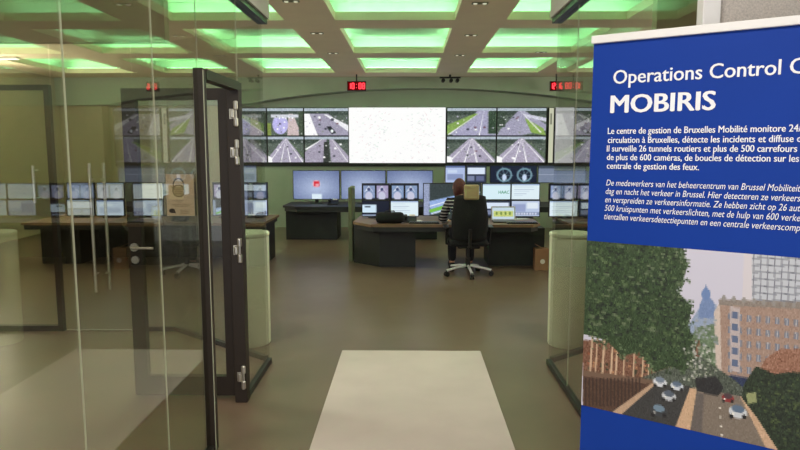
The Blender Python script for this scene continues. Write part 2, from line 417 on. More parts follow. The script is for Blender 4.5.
pane((-2.05, 5.49), (-2.34, 5.49)); pane((2.05, 5.49), (6.9, 5.49))
# header beam over the cross partitions
struct('trim_7', MB().ab((-7, 5.44, 2.485), (-2.03, 5.54, H)), M['wallb'])
struct('trim_8', MB().ab((2.03, 5.44, 2.485), (7, 5.54, H)), M['wallb'])
# frameless glass door with long pull bars
t = thing('door_1', None, None, (-3.03, 5.49, 0), 0, kind='structure')
MB().ab((0, -.006, .012), (.68, .006, 2.485)).build('glass', M['glass'], t)
MB().ab((0, -.015, 0), (.68, .015, .011)).build('threshold', M['steel'], t)
for y, s in ((-.055, -1), (.055, 1)):
    h = MB().tube([(.34+.035*s, y, .36), (.34+.035*s, y, 1.48)], .013); h.build('pull_handle', M['steel'], t)
    q = MB(); q.cyl((.34+.035*s, y, .52), (.34+.035*s, 0, .52), .009); q.cyl((.34+.035*s, y, 1.34), (.34+.035*s, 0, 1.34), .009); q.build('handle_bolt', M['steel'], t)
# dark framed door left of it
t = thing('door_2', None, None, (-4.0, 5.49, 0), 0, kind='structure')
f = MB(); f.ab((0, -.025, 0), (.045, .025, 2.14)); f.ab((.905, -.025, 0), (.95, .025, 2.14)); f.ab((.045, -.025, 2.095), (.905, .025, 2.14)); f.ab((.045, -.025, 0), (.905, .025, .05))
f.build('frame', M['dark'], t)
MB().ab((.045, -.006, .05), (.905, .006, 2.095)).build('glass', M['glass'], t)
MB().tube([(.80, -.07, 1.14), (.80, -.07, 1.46)], .012).cyl((.80, -.07, 1.18), (.80, 0, 1.18), .008).cyl((.80, -.07, 1.42), (.80, 0, 1.42), .008).build('pull_handle', M['steel'], t)
pane((-4.0, 5.49), (-3.05, 5.49), z0=2.14, rail=False); pane((-6.9, 5.49), (-4.02, 5.49))
# main framed door: frame in the glass line, leaf folded open behind it
t = thing('door_3', None, None, (-CX, 3.25, 0), 0, kind='structure')
f = MB(); f.ab((-.022, -.03, 0), (.026, .03, 2.0), bev=.003); f.ab((-.05, .64, 0), (.026, .72, 2.0), bev=.003); f.ab((-.03, .03, 1.95), (.03, .64, 2.0))
f.build('frame', M['dark'], t)
MB().ab((.0265, -.028, .0), (.029, -.020, 1.99)).build('frame_seal', M['gedge'], t)
lf = MB(); y = .745; x1, x0 = -.055, -.72
lf.ab((x1-.07, y-.025, .015), (x1, y+.025, 1.97)); lf.ab((x0, y-.025, .015), (x0+.085, y+.025, 1.97))
lf.ab((x0+.085, y-.025, 1.90), (x1-.07, y+.025, 1.97)); lf.ab((x0+.085, y-.025, .015), (x1-.07, y+.025, .14))
leaf = lf.build('door_leaf', M['dark'], t)
MB().ab((x0+.085, y-.005, .14), (x1-.07, y+.005, 1.90)).build('glass', M['glass'], leaf)
for z in (1.81, 1.58, .98, .17):
    h = MB()
    for dz in (-.05, 0, .05): h.cyl((.010 if dz else -.012, y-.118, z+dz-.020), (.010 if dz else -.012, y-.118, z+dz+.020), .014).ball((.010 if dz else -.012, y-.118, z+dz+.02), (.014, .014, .008)).ball((.010 if dz else -.012, y-.118, z+dz-.02), (.014, .014, .008))
    h.cyl((.010, y-.112, z-.065), (.010, y-.112, z+.065), .006); h.ab((-.032, y-.108, z-.03), (.012, y-.104, z+.03), bev=.001)
    h.build('hinge', M['steel'], t)
h = MB(); hx = x0+.04
h.cyl((hx, y-.025, .985), (hx, y-.037, .985), .026).tube([(hx, y-.03, .985), (hx, y-.07, .985), (hx+.135, y-.07, .985)], .009)
h.build('lever_handle', M['steel'], leaf)
MB().cyl((hx+.004, y-.025, .905), (hx+.004, y-.038, .905), .024).cyl((hx+.004, y-.037, .905), (hx+.004, y-.042, .905), .010).build('lock', M['steel'], leaf)

# paper notice taped on the door leaf's glass
p = Pic(42, 60, (246, 226, 200), 3)
p.put(p.Y > 0, (246, 226, 200), 5)
p.ring(.45, .26, .19, .16, .1, (90, 76, 60)); p.poly([(.26, .3), (.64, .3), (.62, .48), (.46, .55), (.29, .48)], (190, 170, 140)); p.ring(.45, .4, .21, .14, .09, (84, 74, 58))
for k in range(3): p.line(.3, .36+.05*k, .6, .36+.05*k, .012, (110, 96, 76))
p.line(.2, .3, .3, .36, .02, (100, 90, 70)); p.line(.7, .3, .6, .36, .02, (100, 90, 70))
for yy, x0_, x1_ in ((.62, .28, .66), (.66, .34, .58), (.73, .2, .86), (.77, .24, .82), (.86, .46, .9), (.9, .5, .88), (.94, .46, .84)):
    for k in range(int((x1_-x0_)/.05)): p.rect(x0_+k*.05, yy, x0_+k*.05+.032, yy+.014, (142, 124, 100))
p.ell(.18, .88, .11, .055, (66, 56, 54)); p.poly([(.2, .84), (.34, .94), (.2, .93)], (66, 56, 54))
nx, nz = at(181, 193.5, 3.975)
t = thing('paper_notice', 'pale paper notice with a face mask drawing taped on the open glass door', 'notice', (nx, 3.962, nz-.14))
MB().ab((-.088, 0, 0), (.088, .0012, .262)).build('sheet', M['paper'], t)
picture('printed_face', .172, .258, p, t, (0, -.0012, .131), M['print'])

# ------------------------------------------------------------------ mat
m_ = MB().ab((-.53, -.6, 0), (.57, 4.94, .008), bev=.003); o = m_.build('floor_mat', M['mat'])
tag(o, 'long pale cream floor mat leading through the glass corridor', 'mat')

# ------------------------------------------------------------------ pedestals
for s, w in ((-1, 'left'), (1, 'right')):
    t = thing('round_pedestal', 'pale grey-green round pedestal behind the glass on the %s side of the corridor' % w, 'pedestal', (s*1.31, 5.16, 0), group='pale pedestals flanking the corridor')
    MB().lathe([(.155, 0), (.16, .01), (.165, .88), (.16, .9)], 40).build('body', M['ped'], t, True)
    MB().lathe([(.165, .9), (.169, .905), (.169, .925), (.16, .93)], 40).build('top', M['ped'], t)

# ------------------------------------------------------------------ video wall
YW = 13.05
def hz(py): return at(409, py, YW)[1]
zt, zm, zb = hz(107.5), hz(136), hz(163)
def vx(px): return at(px, 136, YW)[0]
spec = [  # (x0,x1, upper picture, lower picture, words)
    (vx(229), vx(267), p_road(3, 11, tone=.8), p_road(5, 12, tone=.8), 'leftmost column', 'a square', 'a split road'),
    (vx(267), vx(304), p_road(3, 1), p_road(0, 2), 'second column from the left', 'a pale junction square', 'a straight road'),
    (vx(304), vx(349), p_road(4, 3), p_road(5, 4), 'column just left of the white map', 'a dark car on a road', 'a split carriageway'),
    (vx(349), vx(397), p_map(1), p_map(2), 'left half of the white map', 'white map', 'white map'),
    (vx(397), vx(445.5), p_map(3), p_map(4), 'right half of the white map', 'white map', 'white map'),
    (vx(446.5), vx(496.5), p_road(1, 5), p_road(0, 6), 'column just right of the white map', 'a motorway and grass verge', 'lanes fanning out'),
    (vx(496.5), vx(546.5), p_road(2, 7), p_road(0, 8), 'second column right of the white map', 'a motorway with a green island', 'lanes fanning out'),
    (vx(555), vx(603), p_road(4, 9, tone=.72), p_road(1, 10, tone=.72), 'column just right of the upright white strip', 'a dim road bend', 'a dim road'),
]
for x0, x1, pu, pl, wd, cu, cl in spec:
    for (z0, z1, pc, row, what) in ((zm, zt, pu, 'upper', cu), (zb, zm, pl, 'lower', cl)):
        t = thing('video_wall_panel', '%s video wall panel showing %s, %s' % (row, what, wd), 'screen', ((x0+x1)/2, YW, z0), group='panels of the video wall')
        W, Hh = x1-x0, z1-z0; ismap = 'white map' == what; g = 0 if ismap else .014
        MB().ab((-W/2+.001, .002, .001), (W/2-.001, .10, Hh-.001)).build('housing', M['paper' if ismap else 'black'], t)
        picture('display', W-2*g, Hh-2*g, pc, t, (0, 0, Hh/2), M['screen'])
x0, x1 = vx(548.5), vx(553.5)
t = thing('display_strip', 'narrow upright off-white lit strip between video wall panels', 'display', ((x0+x1)/2, YW, zb))
MB().ab(((x0-x1)/2, .002, 0), ((x1-x0)/2, .08, zt-zb)).build('housing', M['black'], t)
p = Pic(5, 50, (196, 198, 172), 3); p.rect(.3, .1, .6, .3, (110, 110, 96)); picture('display', x1-x0-.01, zt-zb-.02, p, t, (0, 0, (zt-zb)/2), M['screen'])
# plinth under the video wall
t = thing('video_wall_plinth', 'dark shelf carrying the long video wall', 'shelf', (0, 13.10, 0))
MB().ab((vx(229), -.06, zb-.07), (vx(603), .1, zb-.002)).build('shelf', M['desk'], t)
MB().ab((vx(229)+.05, -.02, 0), (vx(603)-.05, .09, zb-.07)).build('apron', M['wall'], t)

# ------------------------------------------------------------------ red clocks, downlights, ceiling camera
def seg7(mb, ch, x, z, w, h, th):
    S7 = {'0': 'abcdef', '1': 'bc', '2': 'abged', '3': 'abgcd', '4': 'fgbc', '5': 'afgcd', '6': 'afgedc', '7': 'abc', '8': 'abcdefg', '9': 'abcdfg'}
    for s in S7[ch]:
        a = dict(a=(x, z+h/2, w, th), d=(x, z-h/2, w, th), g=(x, z, w, th), b=(x+w/2, z+h/4, th, h/2), c=(x+w/2, z-h/4, th, h/2), f=(x-w/2, z+h/4, th, h/2), e=(x-w/2, z-h/4, th, h/2))[s]
        mb.box((a[0], -.006, a[1]), (a[2], .004, a[3]))
for px, W, txt, wd in ((356.5, .36, '10:08', 'hanging left of the centre, above the white map'), (556.5, .24, '12:16', 'hanging at the right beside the glass wall')):
    cx, cz = at(px, 86, 12.3)
    t = thing('digital_clock', 'red lit digital clock, '+wd, 'clock', (cx, 12.3, cz-.09), group='red digital clocks')
    MB().ab((-W/2, 0, 0), (W/2, .06, .18), bev=.006).build('housing', M['black'], t)
    MB().ab((-W/2+.012, -.002, .012), (W/2-.012, 0, .168)).build('display', M['redd'], t)
    n = W/5
    for k, ch in enumerate(txt):
        x = (k-2)*n*.92
        d = MB()
        if ch == ':': [MB().box((x, -.005, z_), (.012, .004, .015)).build('colon_dot', M['red'], t) for z_ in (.06, .12)]
        else: seg7(d, ch, x, .09, n*.55, .1, .02); d.build('digit', M['red'], t)
    MB().ab((-.012, .02, .18), (.012, .04, H-(cz-.09))).build('hanger', M['black'], t)
n = 0
for px, py in ((480, 3), (471, 35), (460, 55), (291, 1), (317, 33), (333, 53), (541, 52)):
    d = ray(px, py); q = (H-EYE)/d.z; x, y = d.x*q, d.y*q
    side = 'centre beam' if 400 < px < 500 else ('left beam' if px < 400 else 'right beam')
    if abs(x) < .6: continue
    t = thing('recessed_spotlight', 'small twin recessed spotlight in the %s, %s' % (side, {3: 'nearest', 1: 'nearest', 35: 'middle one', 33: 'middle one', 55: 'farthest', 53: 'farthest', 52: 'the only one'}[py]), 'spotlight', (x, y, H), group='recessed ceiling spotlights')
    MB().ab((-.08, -.035, -.006), (.08, .035, -.001), bev=.002).build('rim', M['seat'], t)
    for s in (-1, 1): MB().lathe([(.02, -.010), (.022, -.006)], 16, (s*.045, 0, 0)).build('lens', M['lamp'], t)
cx, cz = at(450, 83, 12.4)
t = thing('ceiling_camera', 'dark twin camera unit hung under the centre beam end', 'camera', (cx, 12.4, H-.16))
MB().ab((-.2, -.03, .09), (.2, .03, .12), bev=.004).build('bar', M['black'], t)
for x in (-.13, .02, .14): MB().cyl((x, -.06, .05), (x, .07, .05), .035).cyl((x, -.07, .05), (x, -.06, .05), .028).build('camera_head', M['black'], t)
MB().cyl((0, 0, .12), (0, 0, .16), .02).build('bracket', M['black'], t)
for k, (px, py) in enumerate(((2, 57), (14, 57))[:1]):
    d = ray(px, py); q = (H-EYE)/d.z
    t = thing('linear_ceiling_light', 'slim white linear lamp on the ceiling at the far left', 'ceiling light', (d.x*q, d.y*q, H-.03))
    MB().ab((-.25, -.05, 0), (.25, .05, .03)).build('housing', M['white'], t); MB().ab((-.24, -.04, -.008), (.24, .04, 0)).build('diffuser', M['tube'], t)

# ------------------------------------------------------------------ furniture
def monitor(x, y, z, W, Hh, pic, label, group, stand=True, desk_z=.62, rz=0, extra=None):
    """x centre, z lower edge"""
    t = thing('monitor', label, 'monitor', (x, y, z), rz, group=group)
    MB().ab((-W/2, .002, 0), (W/2, .035, Hh), bev=.003).build('housing', M['black'], t)
    picture('display', W-.022, Hh-.022, pic, t, (0, 0, Hh/2), M['screen'])
    if stand:
        s = MB(); s.ab((-.03, .035, desk_z-z+.012), (.03, .075, Hh*.6)); s.ab((-.11, -.02, desk_z-z+.001), (.11, .12, desk_z-z+.013), bev=.004); s.build('stand', M['black'], t)
    return t
def post(x, y, z0, z1, label):
    t = thing('monitor_pole', label, 'monitor stand', (x, y, z0)); MB().cyl((0, 0, 0), (0, 0, z1-z0), .018).build('pole', M['black'], t)
    MB().ab((-.1, -.06, 0), (.1, .06, .012), bev=.003).build('base', M['black'], t); return t

DZ = .62
def desk(name, label, poly, peds, dz=DZ, top='wood', loc=(0, 0, 0)):
    t = thing(name, label, 'desk', loc)
    MB().prism(poly, dz-.035, dz).build('worktop', M[top], t)
    ins = Vector((sum(p[0] for p in poly)/len(poly), sum(p[1] for p in poly)/len(poly)))
    sm = [tuple(Vector(p)+(ins-Vector(p)).normalized()*.03) for p in poly]
    MB().prism(sm, dz-.095, dz-.036).build('frame', M['desk'], t)
    for pp, z1 in peds: MB().prism(pp, 0, z1).build('pedestal', M['desk'], t)
    return t
# main desk
xl, _ = at(357, 225, 8.3); xr, _ = at(541, 225, 8.4)
poly = [(-.50, 8.30), (xr-.12, 8.30), (xr, 8.45), (xr+.02, 9.45), (-.72, 9.45), (-.76, 8.62)]
desk('control_desk', 'long dark operator desk with worn wooden top in front of the seated person', poly,
     [([(-.78, 8.96), (-.40, 8.62), (.09, 8.62), (.09, 9.3), (-.78, 9.3)], .525), ([(1.10, 8.72), (1.86, 8.72), (1.86, 9.3), (1.10, 9.3)], .525), ])
o = MB().ab((-.03, -.2, .0), (.03, .25, 1.06), bev=.01).build('side_screen', M['seat']); o.location = (-.83, 9.22, 0)
tag(o, 'upright olive side screen at the left end of the main desk', 'screen panel')
YM = 9.1
def arr(pxs, rows_, y, pics, labels, group, dz=DZ):
    k = 0
    for (ya, yb) in rows_:
        for (xa, xb) in pxs:
            X0, z1 = at(xa, ya, y); X1, z0 = at(xb, yb, y); z0 = at((xa+xb)/2, yb, y)[1]; z1 = at((xa+xb)/2, ya, y)[1]
            if pics[k] is not None:
                low = z0 < dz+.12
                monitor((X0+X1)/2, y, max(z0, dz+.02), X1-X0-.004, z1-max(z0, dz+.02)-.004, pics[k], labels[k], group, stand=low, desk_z=dz)
            k += 1
G1 = 'monitors on the main desk'
arr([(361.5, 390), (390, 419)], [(183, 200), (200, 217)], YM, [p_two(1), p_two(2), p_split(), p_white(3)],
    ['monitor with two pale camera pictures, upper left of the desk\'s left stack', 'monitor with two pale camera pictures, upper right of the desk\'s left stack',
     'half dark monitor with a white window, lower left above the black bag', 'plain bluish-white monitor behind the desk telephone'], G1)
X0, _ = at(423, 200, YM); X1, _ = at(481, 200, YM); z1 = at(450, 183, YM)[1]
monitor((X0+X1)/2, YM, DZ+.03, X1-X0, z1-DZ-.03, p_colormap(), 'large monitor with a green and blue diagonal road map left of the person', G1)
arr([(482, 511), (511, 540)], [(183, 200), (200, 218)], YM, [Pic(28, 18, (214, 238, 245), 3).rect(0, 0, 1, .07, (160, 180, 210)), p_white(6), p_list(2), p_ui()],
    ['white monitor with a green word, right of the person\'s headrest', 'white monitor with a dotted top line, upper right end of the main desk',
     'dark monitor behind the small laptop', 'pale blue monitor with grey table rows, lower right end of the main desk'], G1)
for px, wd in ((390, 'behind the left stack of monitors on the main desk'), (511, 'behind the right stack of monitors on the main desk')):
    X, _ = at(px, 200, YM); post(X, YM+.24, DZ, 1.08, 'black pole '+wd)

def text(name, s, m, parent, loc, width, capz, rot=(PI/2, 0, 0), bold=0, shear=0, depth=.0004):
    cu = bpy.data.curves.new(name, 'FONT'); cu.body = s; cu.size = 1; cu.resolution_u = 3; cu.shear = shear; cu.extrude = 0.0
    o = bpy.data.objects.new(name, cu); C.objects.link(o); bpy.context.view_layer.update()
    me = bpy.data.meshes.new_from_object(o.evaluated_get(bpy.context.evaluated_depsgraph_get())); bpy.data.objects.remove(o)
    xs_ = [v.co.x for v in me.vertices]; x0, x1 = min(xs_), max(xs_)
    sx = width/(x1-x0); sz = capz/.72
    for v in me.vertices: v.co = Vector(((v.co.x-x0)*sx, v.co.y*sz, 0))
    me.materials.clear(); me.materials.append(m)
    if bold:
        bm = bmesh.new()
        for k in (-1, 0, 1):
            n0 = len(bm.verts); bm.from_mesh(me); bm.verts.ensure_lookup_table()
            for v in bm.verts[n0:]: v.co.x += k*bold*capz; v.co.y += (abs(k)-.5)*bold*capz*.6; v.co.z += k*.00008
        bm.to_mesh(me); bm.free()
    o = bpy.data.objects.new(name, me); C.objects.link(o); o.parent = parent; o.location = loc; o.rotation_euler = rot
    return o
hm = [o for o in C.objects if o.name.startswith('monitor') and o.get('label', '').startswith('white monitor with a green word')][0]
text('screen_text', 'HAAC', M['green'], hm, (.03, -.002, .09), .15, .045, bold=.03)

# laptop
lx, _ = at(503.5, 214, 8.72)
t = thing('laptop', 'small open laptop with a yellow-green picture in front of the right monitors', 'laptop', (lx, 8.62, DZ))
MB().ab((-.16, -.10, 0), (.16, .10, .016), bev=.004).build('base', M['darkm'], t)
ld = MB().box((0, .125, .105), (.33, .01, .19), (-.18, 0, 0), .003).build('lid', M['bulk'], t)
p = Pic(30, 18, (196, 214, 226), 3); p.rect(.06, .3, .94, .78, (196, 206, 120), 22)
for k in range(4): p.ell(.2+.2*k, .5, .05, .14, (110, 136, 70))
picture('display', .30, .16, p, t, (0, .119, .105), M['screen'], rx=-.18)
# telephones, keyboards, papers
def phone(x, y, z, label, rz=0):
    t = thing('desk_telephone', label, 'telephone', (x, y, z), rz, group='desk telephones')
    MB().prism([(-.09, 0), (.09, 0), (.09, .075), (-.09, .02)], -.09, .09, 'x').build('base', M['black'], t)
    MB().ab((-.085, -.07, .055), (-.035, .08, .10), bev=.015).build('handset', M['black'], t)
    MB().box((.03, .05, .085), (.08, .05, .006), (.3, 0, 0)).build('display', M['paper'], t)
for px, y, wd in ((410, 8.6, 'black desk telephone beside the black bag on the main desk'), (445, 8.9, 'black desk telephone left of the person on the main desk')):
    phone(at(px, 220, y)[0], y, DZ, wd)
def keyboard(x, y, z, label, rz=0):
    t = thing('keyboard', label, 'keyboard', (x, y, z), rz, group='keyboards')
    MB().ab((-.2, -.07, 0), (.2, .07, .016), bev=.004).build('case', M['black'], t)
    k = MB()
    for r in range(4):
        for c in range(12): k.box((-.176+.032*c, -.045+.03*r, .019), (.026, .024, .006))
    tag(k.build('keys', M['darkm'], t), kind='stuff')
keyboard(at(522, 222, 8.45)[0], 8.45, DZ, 'black keyboard on the right end of the main desk')
keyboard(at(424, 222, 8.5)[0], 8.45, DZ, 'black keyboard left of the seated person')
for k, (px, y, wd) in enumerate(((424, 8.45, 'white paper sheet beside the left telephone on the main desk'), (533, 8.75, 'white paper sheet under the lower right monitor'))):
    t = MB().box((0, 0, .002), (.21, .15, .003), (0, 0, .3)).build('paper_sheet', M['paper']); t.location = (at(px, 222, y)[0]-.12, y+.25, DZ+.001); tag(t, wd, 'paper')
# black bag
t = thing('black_bag', 'black rounded bag lying on the left of the main desk', 'bag', (at(390, 220, 8.42)[0], 8.45, DZ))
MB().box((0, 0, .075), (.38, .15, .145), bev=.05).build('body', M['fab'], t, True)
MB().tube([(-.07, -.02, .14), (-.05, -.02, .165), (.05, -.02, .165), (.07, -.02, .14)], .008).build('handle', M['black'], t)
# tan paper bag on the floor
t = thing('cardboard_box', 'tan cardboard carton on the floor at the right end of the main desk', 'box', (1.76, 8.45, 0))
MB().ab((-.09, -.07, 0), (.09, .07, .29), bev=.004).build('carton', M['bag'], t)
MB().box((-.02, -.0, .31), (.12, .13, .004), (0, .5, 0)).build('flap', M['bag'], t)
MB().cyl((.01, -.0705, .12), (.01, -.0725, .12), .032).build('round_mark', M['paper'], t)

# side desks: right and left
def side_desk(xa, xb, y0, label, name='control_desk'):
    return desk(name, label, [(xa, y0), (xb, y0), (xb, y0+1.1), (xa, y0+1.1)],
                [([(xa+.05, y0+.35), (xa+.6, y0+.35), (xa+.6, y0+1), (xa+.05, y0+1)], .525), ([(xb-.6, y0+.35), (xb-.05, y0+.35), (xb-.05, y0+1), (xb-.6, y0+1)], .525), ([(xa+.6, y0+.9), (xb-.6, y0+.9), (xb-.6, y0+.98), (xa+.6, y0+.98)], .525)])
side_desk(2.12, 5.0, 8.45, 'dark operator desk on the right behind the glass and the blue banner')
G2 = 'monitors on the right desk'
pics = [p_two(21), p_two(22), p_two(23), p_two(24), p_white(25), p_list(26), p_split(), p_ui(), None, p_white(27), p_list(28), p_white(29)][:12]
nm = ['first', 'second', 'third', 'fourth', 'fifth', 'sixth']
arr([(549+30*k, 578+30*k) for k in range(6)], [(183, 200), (200, 217)], YM,
    [p_two(21), p_two(22), p_two(23), p_white(24), p_white(25), p_list(26), p_white(25), p_list(27), p_split(), p_ui(), p_white(28), p_colormap(28, 18)],
    ['%s row monitor on the right desk, %s from the left' % (r, n_) for r in ('upper', 'lower') for n_ in nm], G2)
for k in range(3): post(at(578+60*k, 200, YM)[0], YM+.24, DZ, 1.08, 'black pole behind the right desk monitors, %s from the left' % nm[k])
side_desk(-5.2, -1.95, 8.45, 'dark operator desk on the left seen behind the open glass door')
G3 = 'monitors on the left desk'
arr([(66, 95), (96, 125), (131, 164), (166, 196), (212, 240), (241, 268)], [(182, 199), (199, 216)], YM,
    [p_grad(1), p_white(31, tint=(190, 196, 200)), p_map(5, 28, 18), p_two(41), p_two(33), p_list(32), p_white(34, tint=(200, 205, 205)), p_win(35), p_white(36, tint=(190, 205, 235)), p_list(37), p_colormap(28, 18), p_ui(3)],
    ['%s row monitor on the left desk, %s from the left' % (r, n_) for r in ('upper', 'lower') for n_ in nm], G3)
for k, px in enumerate((95, 165, 240)): post(at(px, 200, YM)[0], YM+.24, DZ, 1.08, 'black pole behind the left desk monitors, %s from the left' % nm[k])
phone(at(180, 220, 8.7)[0], 8.7, DZ, 'black desk telephone on the left desk behind the door')
# back desks
YB2 = 11.55
desk('control_desk', 'dark rear desk with large bluish monitors behind the main desk', [(-2.2, 11.1), (-1.95, 10.9), (.55, 10.9), (.55, 11.95), (-2.2, 11.95)],
     [([(-2.18, 11.25), (-1.27, 11.25), (-1.27, 11.85), (-2.18, 11.85)], .53), ([(-.4, 11.3), (.5, 11.3), (.5, 11.85), (-.4, 11.85)], .53)], top='desk')
arr([(292.5, 340), (340.5, 386), (386.5, 433)], [(170, 199.5)], YB2, [p_grad(2, True), p_grad(3), p_grad(4)],
    ['large bluish monitor with a red logo on the rear desk', 'large bluish monitor in the middle of the rear desk', 'large bluish monitor at the right end of the rear desk'], 'large monitors on the rear desk')
phone(at(333, 199, 11.35)[0], 11.35, DZ, 'black desk telephone below the monitor with the red logo')
desk('control_desk', 'dark rear desk behind the seated person with dark map screens', [(.75, 10.9), (4.3, 10.9), (4.3, 11.95), (.75, 11.95)],
     [([(.85, 11.25), (1.6, 11.25), (1.6, 11.85), (.85, 11.85)], .53), ([(3.4, 11.25), (4.2, 11.25), (4.2, 11.85), (3.4, 11.85)], .53)], top='desk')
arr([(445, 465.5), (466, 486.5), (490, 537), (538, 586)], [(165, 183)], YB2, [p_win(), p_list(), p_circ(), p_grey()],
    ['small pale blue monitor on the rear desk above the person\'s head', 'small monitor with a white band on the rear desk right of the person\'s head',
     'wide dark monitor with round diagrams on the rear desk', 'wide dull grey monitor on the rear desk seen past the glass edge'], 'upper monitors on the rear right desk')
for px, wd in ((455, 'behind the small pale blue rear monitor'), (476, 'behind the small rear monitor with a white band'), (513, 'behind the wide dark rear monitor'), (562, 'behind the wide grey rear monitor')):
    post(at(px, 200, YB2)[0], YB2+.06, DZ, 1.2, 'black pole '+wd)

# ------------------------------------------------------------------ chair and person
chx, chy = .755, 8.08
t = thing('office_chair', 'black office chair with tan headrest and silver star base, person seated', 'chair', (chx, chy, 0), .0)
b = MB()
for k in range(5):
    a = -PI/2+.08+k*2*PI/5; ca, sa = math.cos(a), math.sin(a)
    r1 = MB(); r1.tube([(.03*ca, .03*sa, .12), (.16*ca, .16*sa, .105), (.30*ca, .30*sa, .075)], .017); r1.build('base_arm', M['chrome'], t)
    cs = MB(); tx, ty = -sa*.018, ca*.018
    for s in (-1, 1): cs.cyl((.30*ca+s*tx*.4, .30*sa+s*ty*.4, .03), (.30*ca+s*tx*1.4, .30*sa+s*ty*1.4, .03), .03)
    cs.cyl((.30*ca, .30*sa, .03), (.30*ca, .30*sa, .08), .008); cs.build('caster', M['black'], t)
MB().cyl((0, 0, .09), (0, 0, .22), .032).cyl((0, 0, .22), (0, 0, .36), .02).build('gas_column', M['black'], t)
MB().box((0, .02, .375), (.28, .3, .04), bev=.015).build('mechanism', M['black'], t)
MB().box((0, .04, .43), (.48, .46, .085), bev=.035).build('seat', M['fab'], t, True)
# curved backrest
bk = bmesh.new(); N, K = 12, 12
def bp(i, j, o):
    u = i/N*2-1; v = j/K; wz = .225*(1-.16*max(0, v-.55)/.45-.10*max(0, .25-v)/.25)
    return (u*wz, -.215+.05*u*u-.03*math.sin(v*PI)+o-.05*v, .46+.58*v-(.02*u**4 if v > .5 else -.02*u**4))
for o_ in (0, .055):
    for j in range(K+1):
        for i in range(N+1): bk.verts.new(bp(i, j, o_))
bk.verts.ensure_lookup_table(); n1 = (N+1)*(K+1)
for j in range(K):
    for i in range(N):
        a_ = j*(N+1)+i; q = (a_, a_+1, a_+N+2, a_+N+1)
        bk.faces.new([bk.verts[v] for v in q]); bk.faces.new([bk.verts[v+n1] for v in q[::-1]])
loop = [i for i in range(N+1)]+[j*(N+1)+N for j in range(1, K+1)]+[K*(N+1)+i for i in range(N-1, -1, -1)]+[j*(N+1) for j in range(K-1, 0, -1)]
for a_, c_ in zip(loop, loop[1:]+loop[:1]): bk.faces.new([bk.verts[v] for v in (a_, a_+n1, c_+n1, c_)])
bmesh.ops.recalc_face_normals(bk, faces=bk.faces); mb = MB(); mb.bm.free(); mb.bm = bk; mb.build('backrest', M['fab'], t, True)
MB().tube([(0, .0, .37), (0, -.235, .39), (0, -.265, .62)], .022).build('back_bracket', M['black'], t)
MB().box((.01, -.255, 1.075), (.185, .06, .185), (-.05, 0, 0), .02).build('headrest', M['beige'], t)
MB().tube([(.01, -.25, .95), (.01, -.245, 1.05)], .014).build('headrest_stem', M['black'], t)
for s in (-1, 1):
    MB().tube([(s*.18, .02, .385), (s*.275, .02, .40), (s*.28, .0, .60)], .014).box((s*.28, .03, .615), (.07, .25, .03), bev=.012).build('armrest', M['black'], t)

def skin(name, verts, edges, radii, m, parent, root=0, sub=2):
    me = bpy.data.meshes.new(name); me.from_pydata(verts, edges, []); me.materials.append(m)
    o = bpy.data.objects.new(name, me); C.objects.link(o)
    md = o.modifiers.new('skin', 'SKIN'); md.use_smooth_shade = True
    s2 = o.modifiers.new('sub', 'SUBSURF'); s2.levels = s2.render_levels = sub
    for i, r in enumerate(radii):
        v = me.skin_vertices[0].data[i]; v.radius = r if isinstance(r, tuple) else (r, r); v.use_root = (i == root)
    bpy.context.view_layer.update()
    m2 = bpy.data.meshes.new_from_object(o.evaluated_get(bpy.context.evaluated_depsgraph_get()))
    for p_ in m2.polygons: p_.use_smooth = True
    bpy.data.objects.remove(o); o = bpy.data.objects.new(name, m2); C.objects.link(o); o.parent = parent
    if not m2.materials: m2.materials.append(m)
    return o
PX, PY = .70, 8.08
t = thing('person', 'seated person seen from behind in a striped dark sweater, brown hair, working at the desk', 'person', (PX, PY, 0))
SH = .93
V = [(0, 0, .56), (0, .02, .66), (-.01, .03, .78), (-.02, .03, .90), (-.04, .05, .985), (-.05, .08, 1.04)]
R = [(.12, .09), (.10, .07), (.10, .07), (.07, .05), .042, .042]
Ed = [(0, 1), (1, 2), (2, 3), (3, 4), (4, 5)]
def add(p, r, frm): V.append(p); R.append(r); Ed.append((frm, len(V)-1)); return len(V)-1
for s in (-1, 1):
    a = add((s*.165-.02, .045, SH-.01), .034, 3); a = add((s*.215-.02, .12, .79), .034, a); a = add((s*.235-.02, .20, .685), .032, a); a = add((s*.20-.02, .36, .668), .028, a); a = add((s*.17-.02, .45, .655), .024, a)
    l = add((s*.10, .04, .53), .085, 0); l = add((s*.12, .36, .50), .062, l); l = add((s*.12, .42, .45), .055, l); l = add((s*.12, .42, .12), .04, l); l = add((s*.12, .44, .055), .038, l); l = add((s*.12, .58, .035), .032, l)
body = skin('body', V, Ed, R, M['skin'], t, 0)
for s in (-1, 1):                               # hands with five fingers resting on the desk
    hx, hy, hz_ = s*.17-.02, .47, .65; HV = [(hx, hy-.02, hz_), (hx, hy+.03, hz_-.004)]; HR = [.02, (.032, .014)]; HE = [(0, 1)]
    for k, (dx, L) in enumerate(((-.027, .05), (-.009, .062), (.009, .066), (.026, .058))):
        a = len(HV); HV += [(hx+dx*.8, hy+.055, hz_), (hx+dx, hy+.055+L*.55, hz_+.004), (hx+dx*1.05, hy+.055+L, hz_-.012)]; HR += [.0095, .0085, .007]; HE += [(1, a), (a, a+1), (a+1, a+2)]
    a = len(HV); HV += [(hx-s*.035, hy+.012, hz_-.004), (hx-s*.052, hy+.045, hz_-.008)]; HR += [.011, .008]; HE += [(0, a), (a, a+1)]
    skin('hand', HV, HE, HR, M['skin'], body, 1, 1)
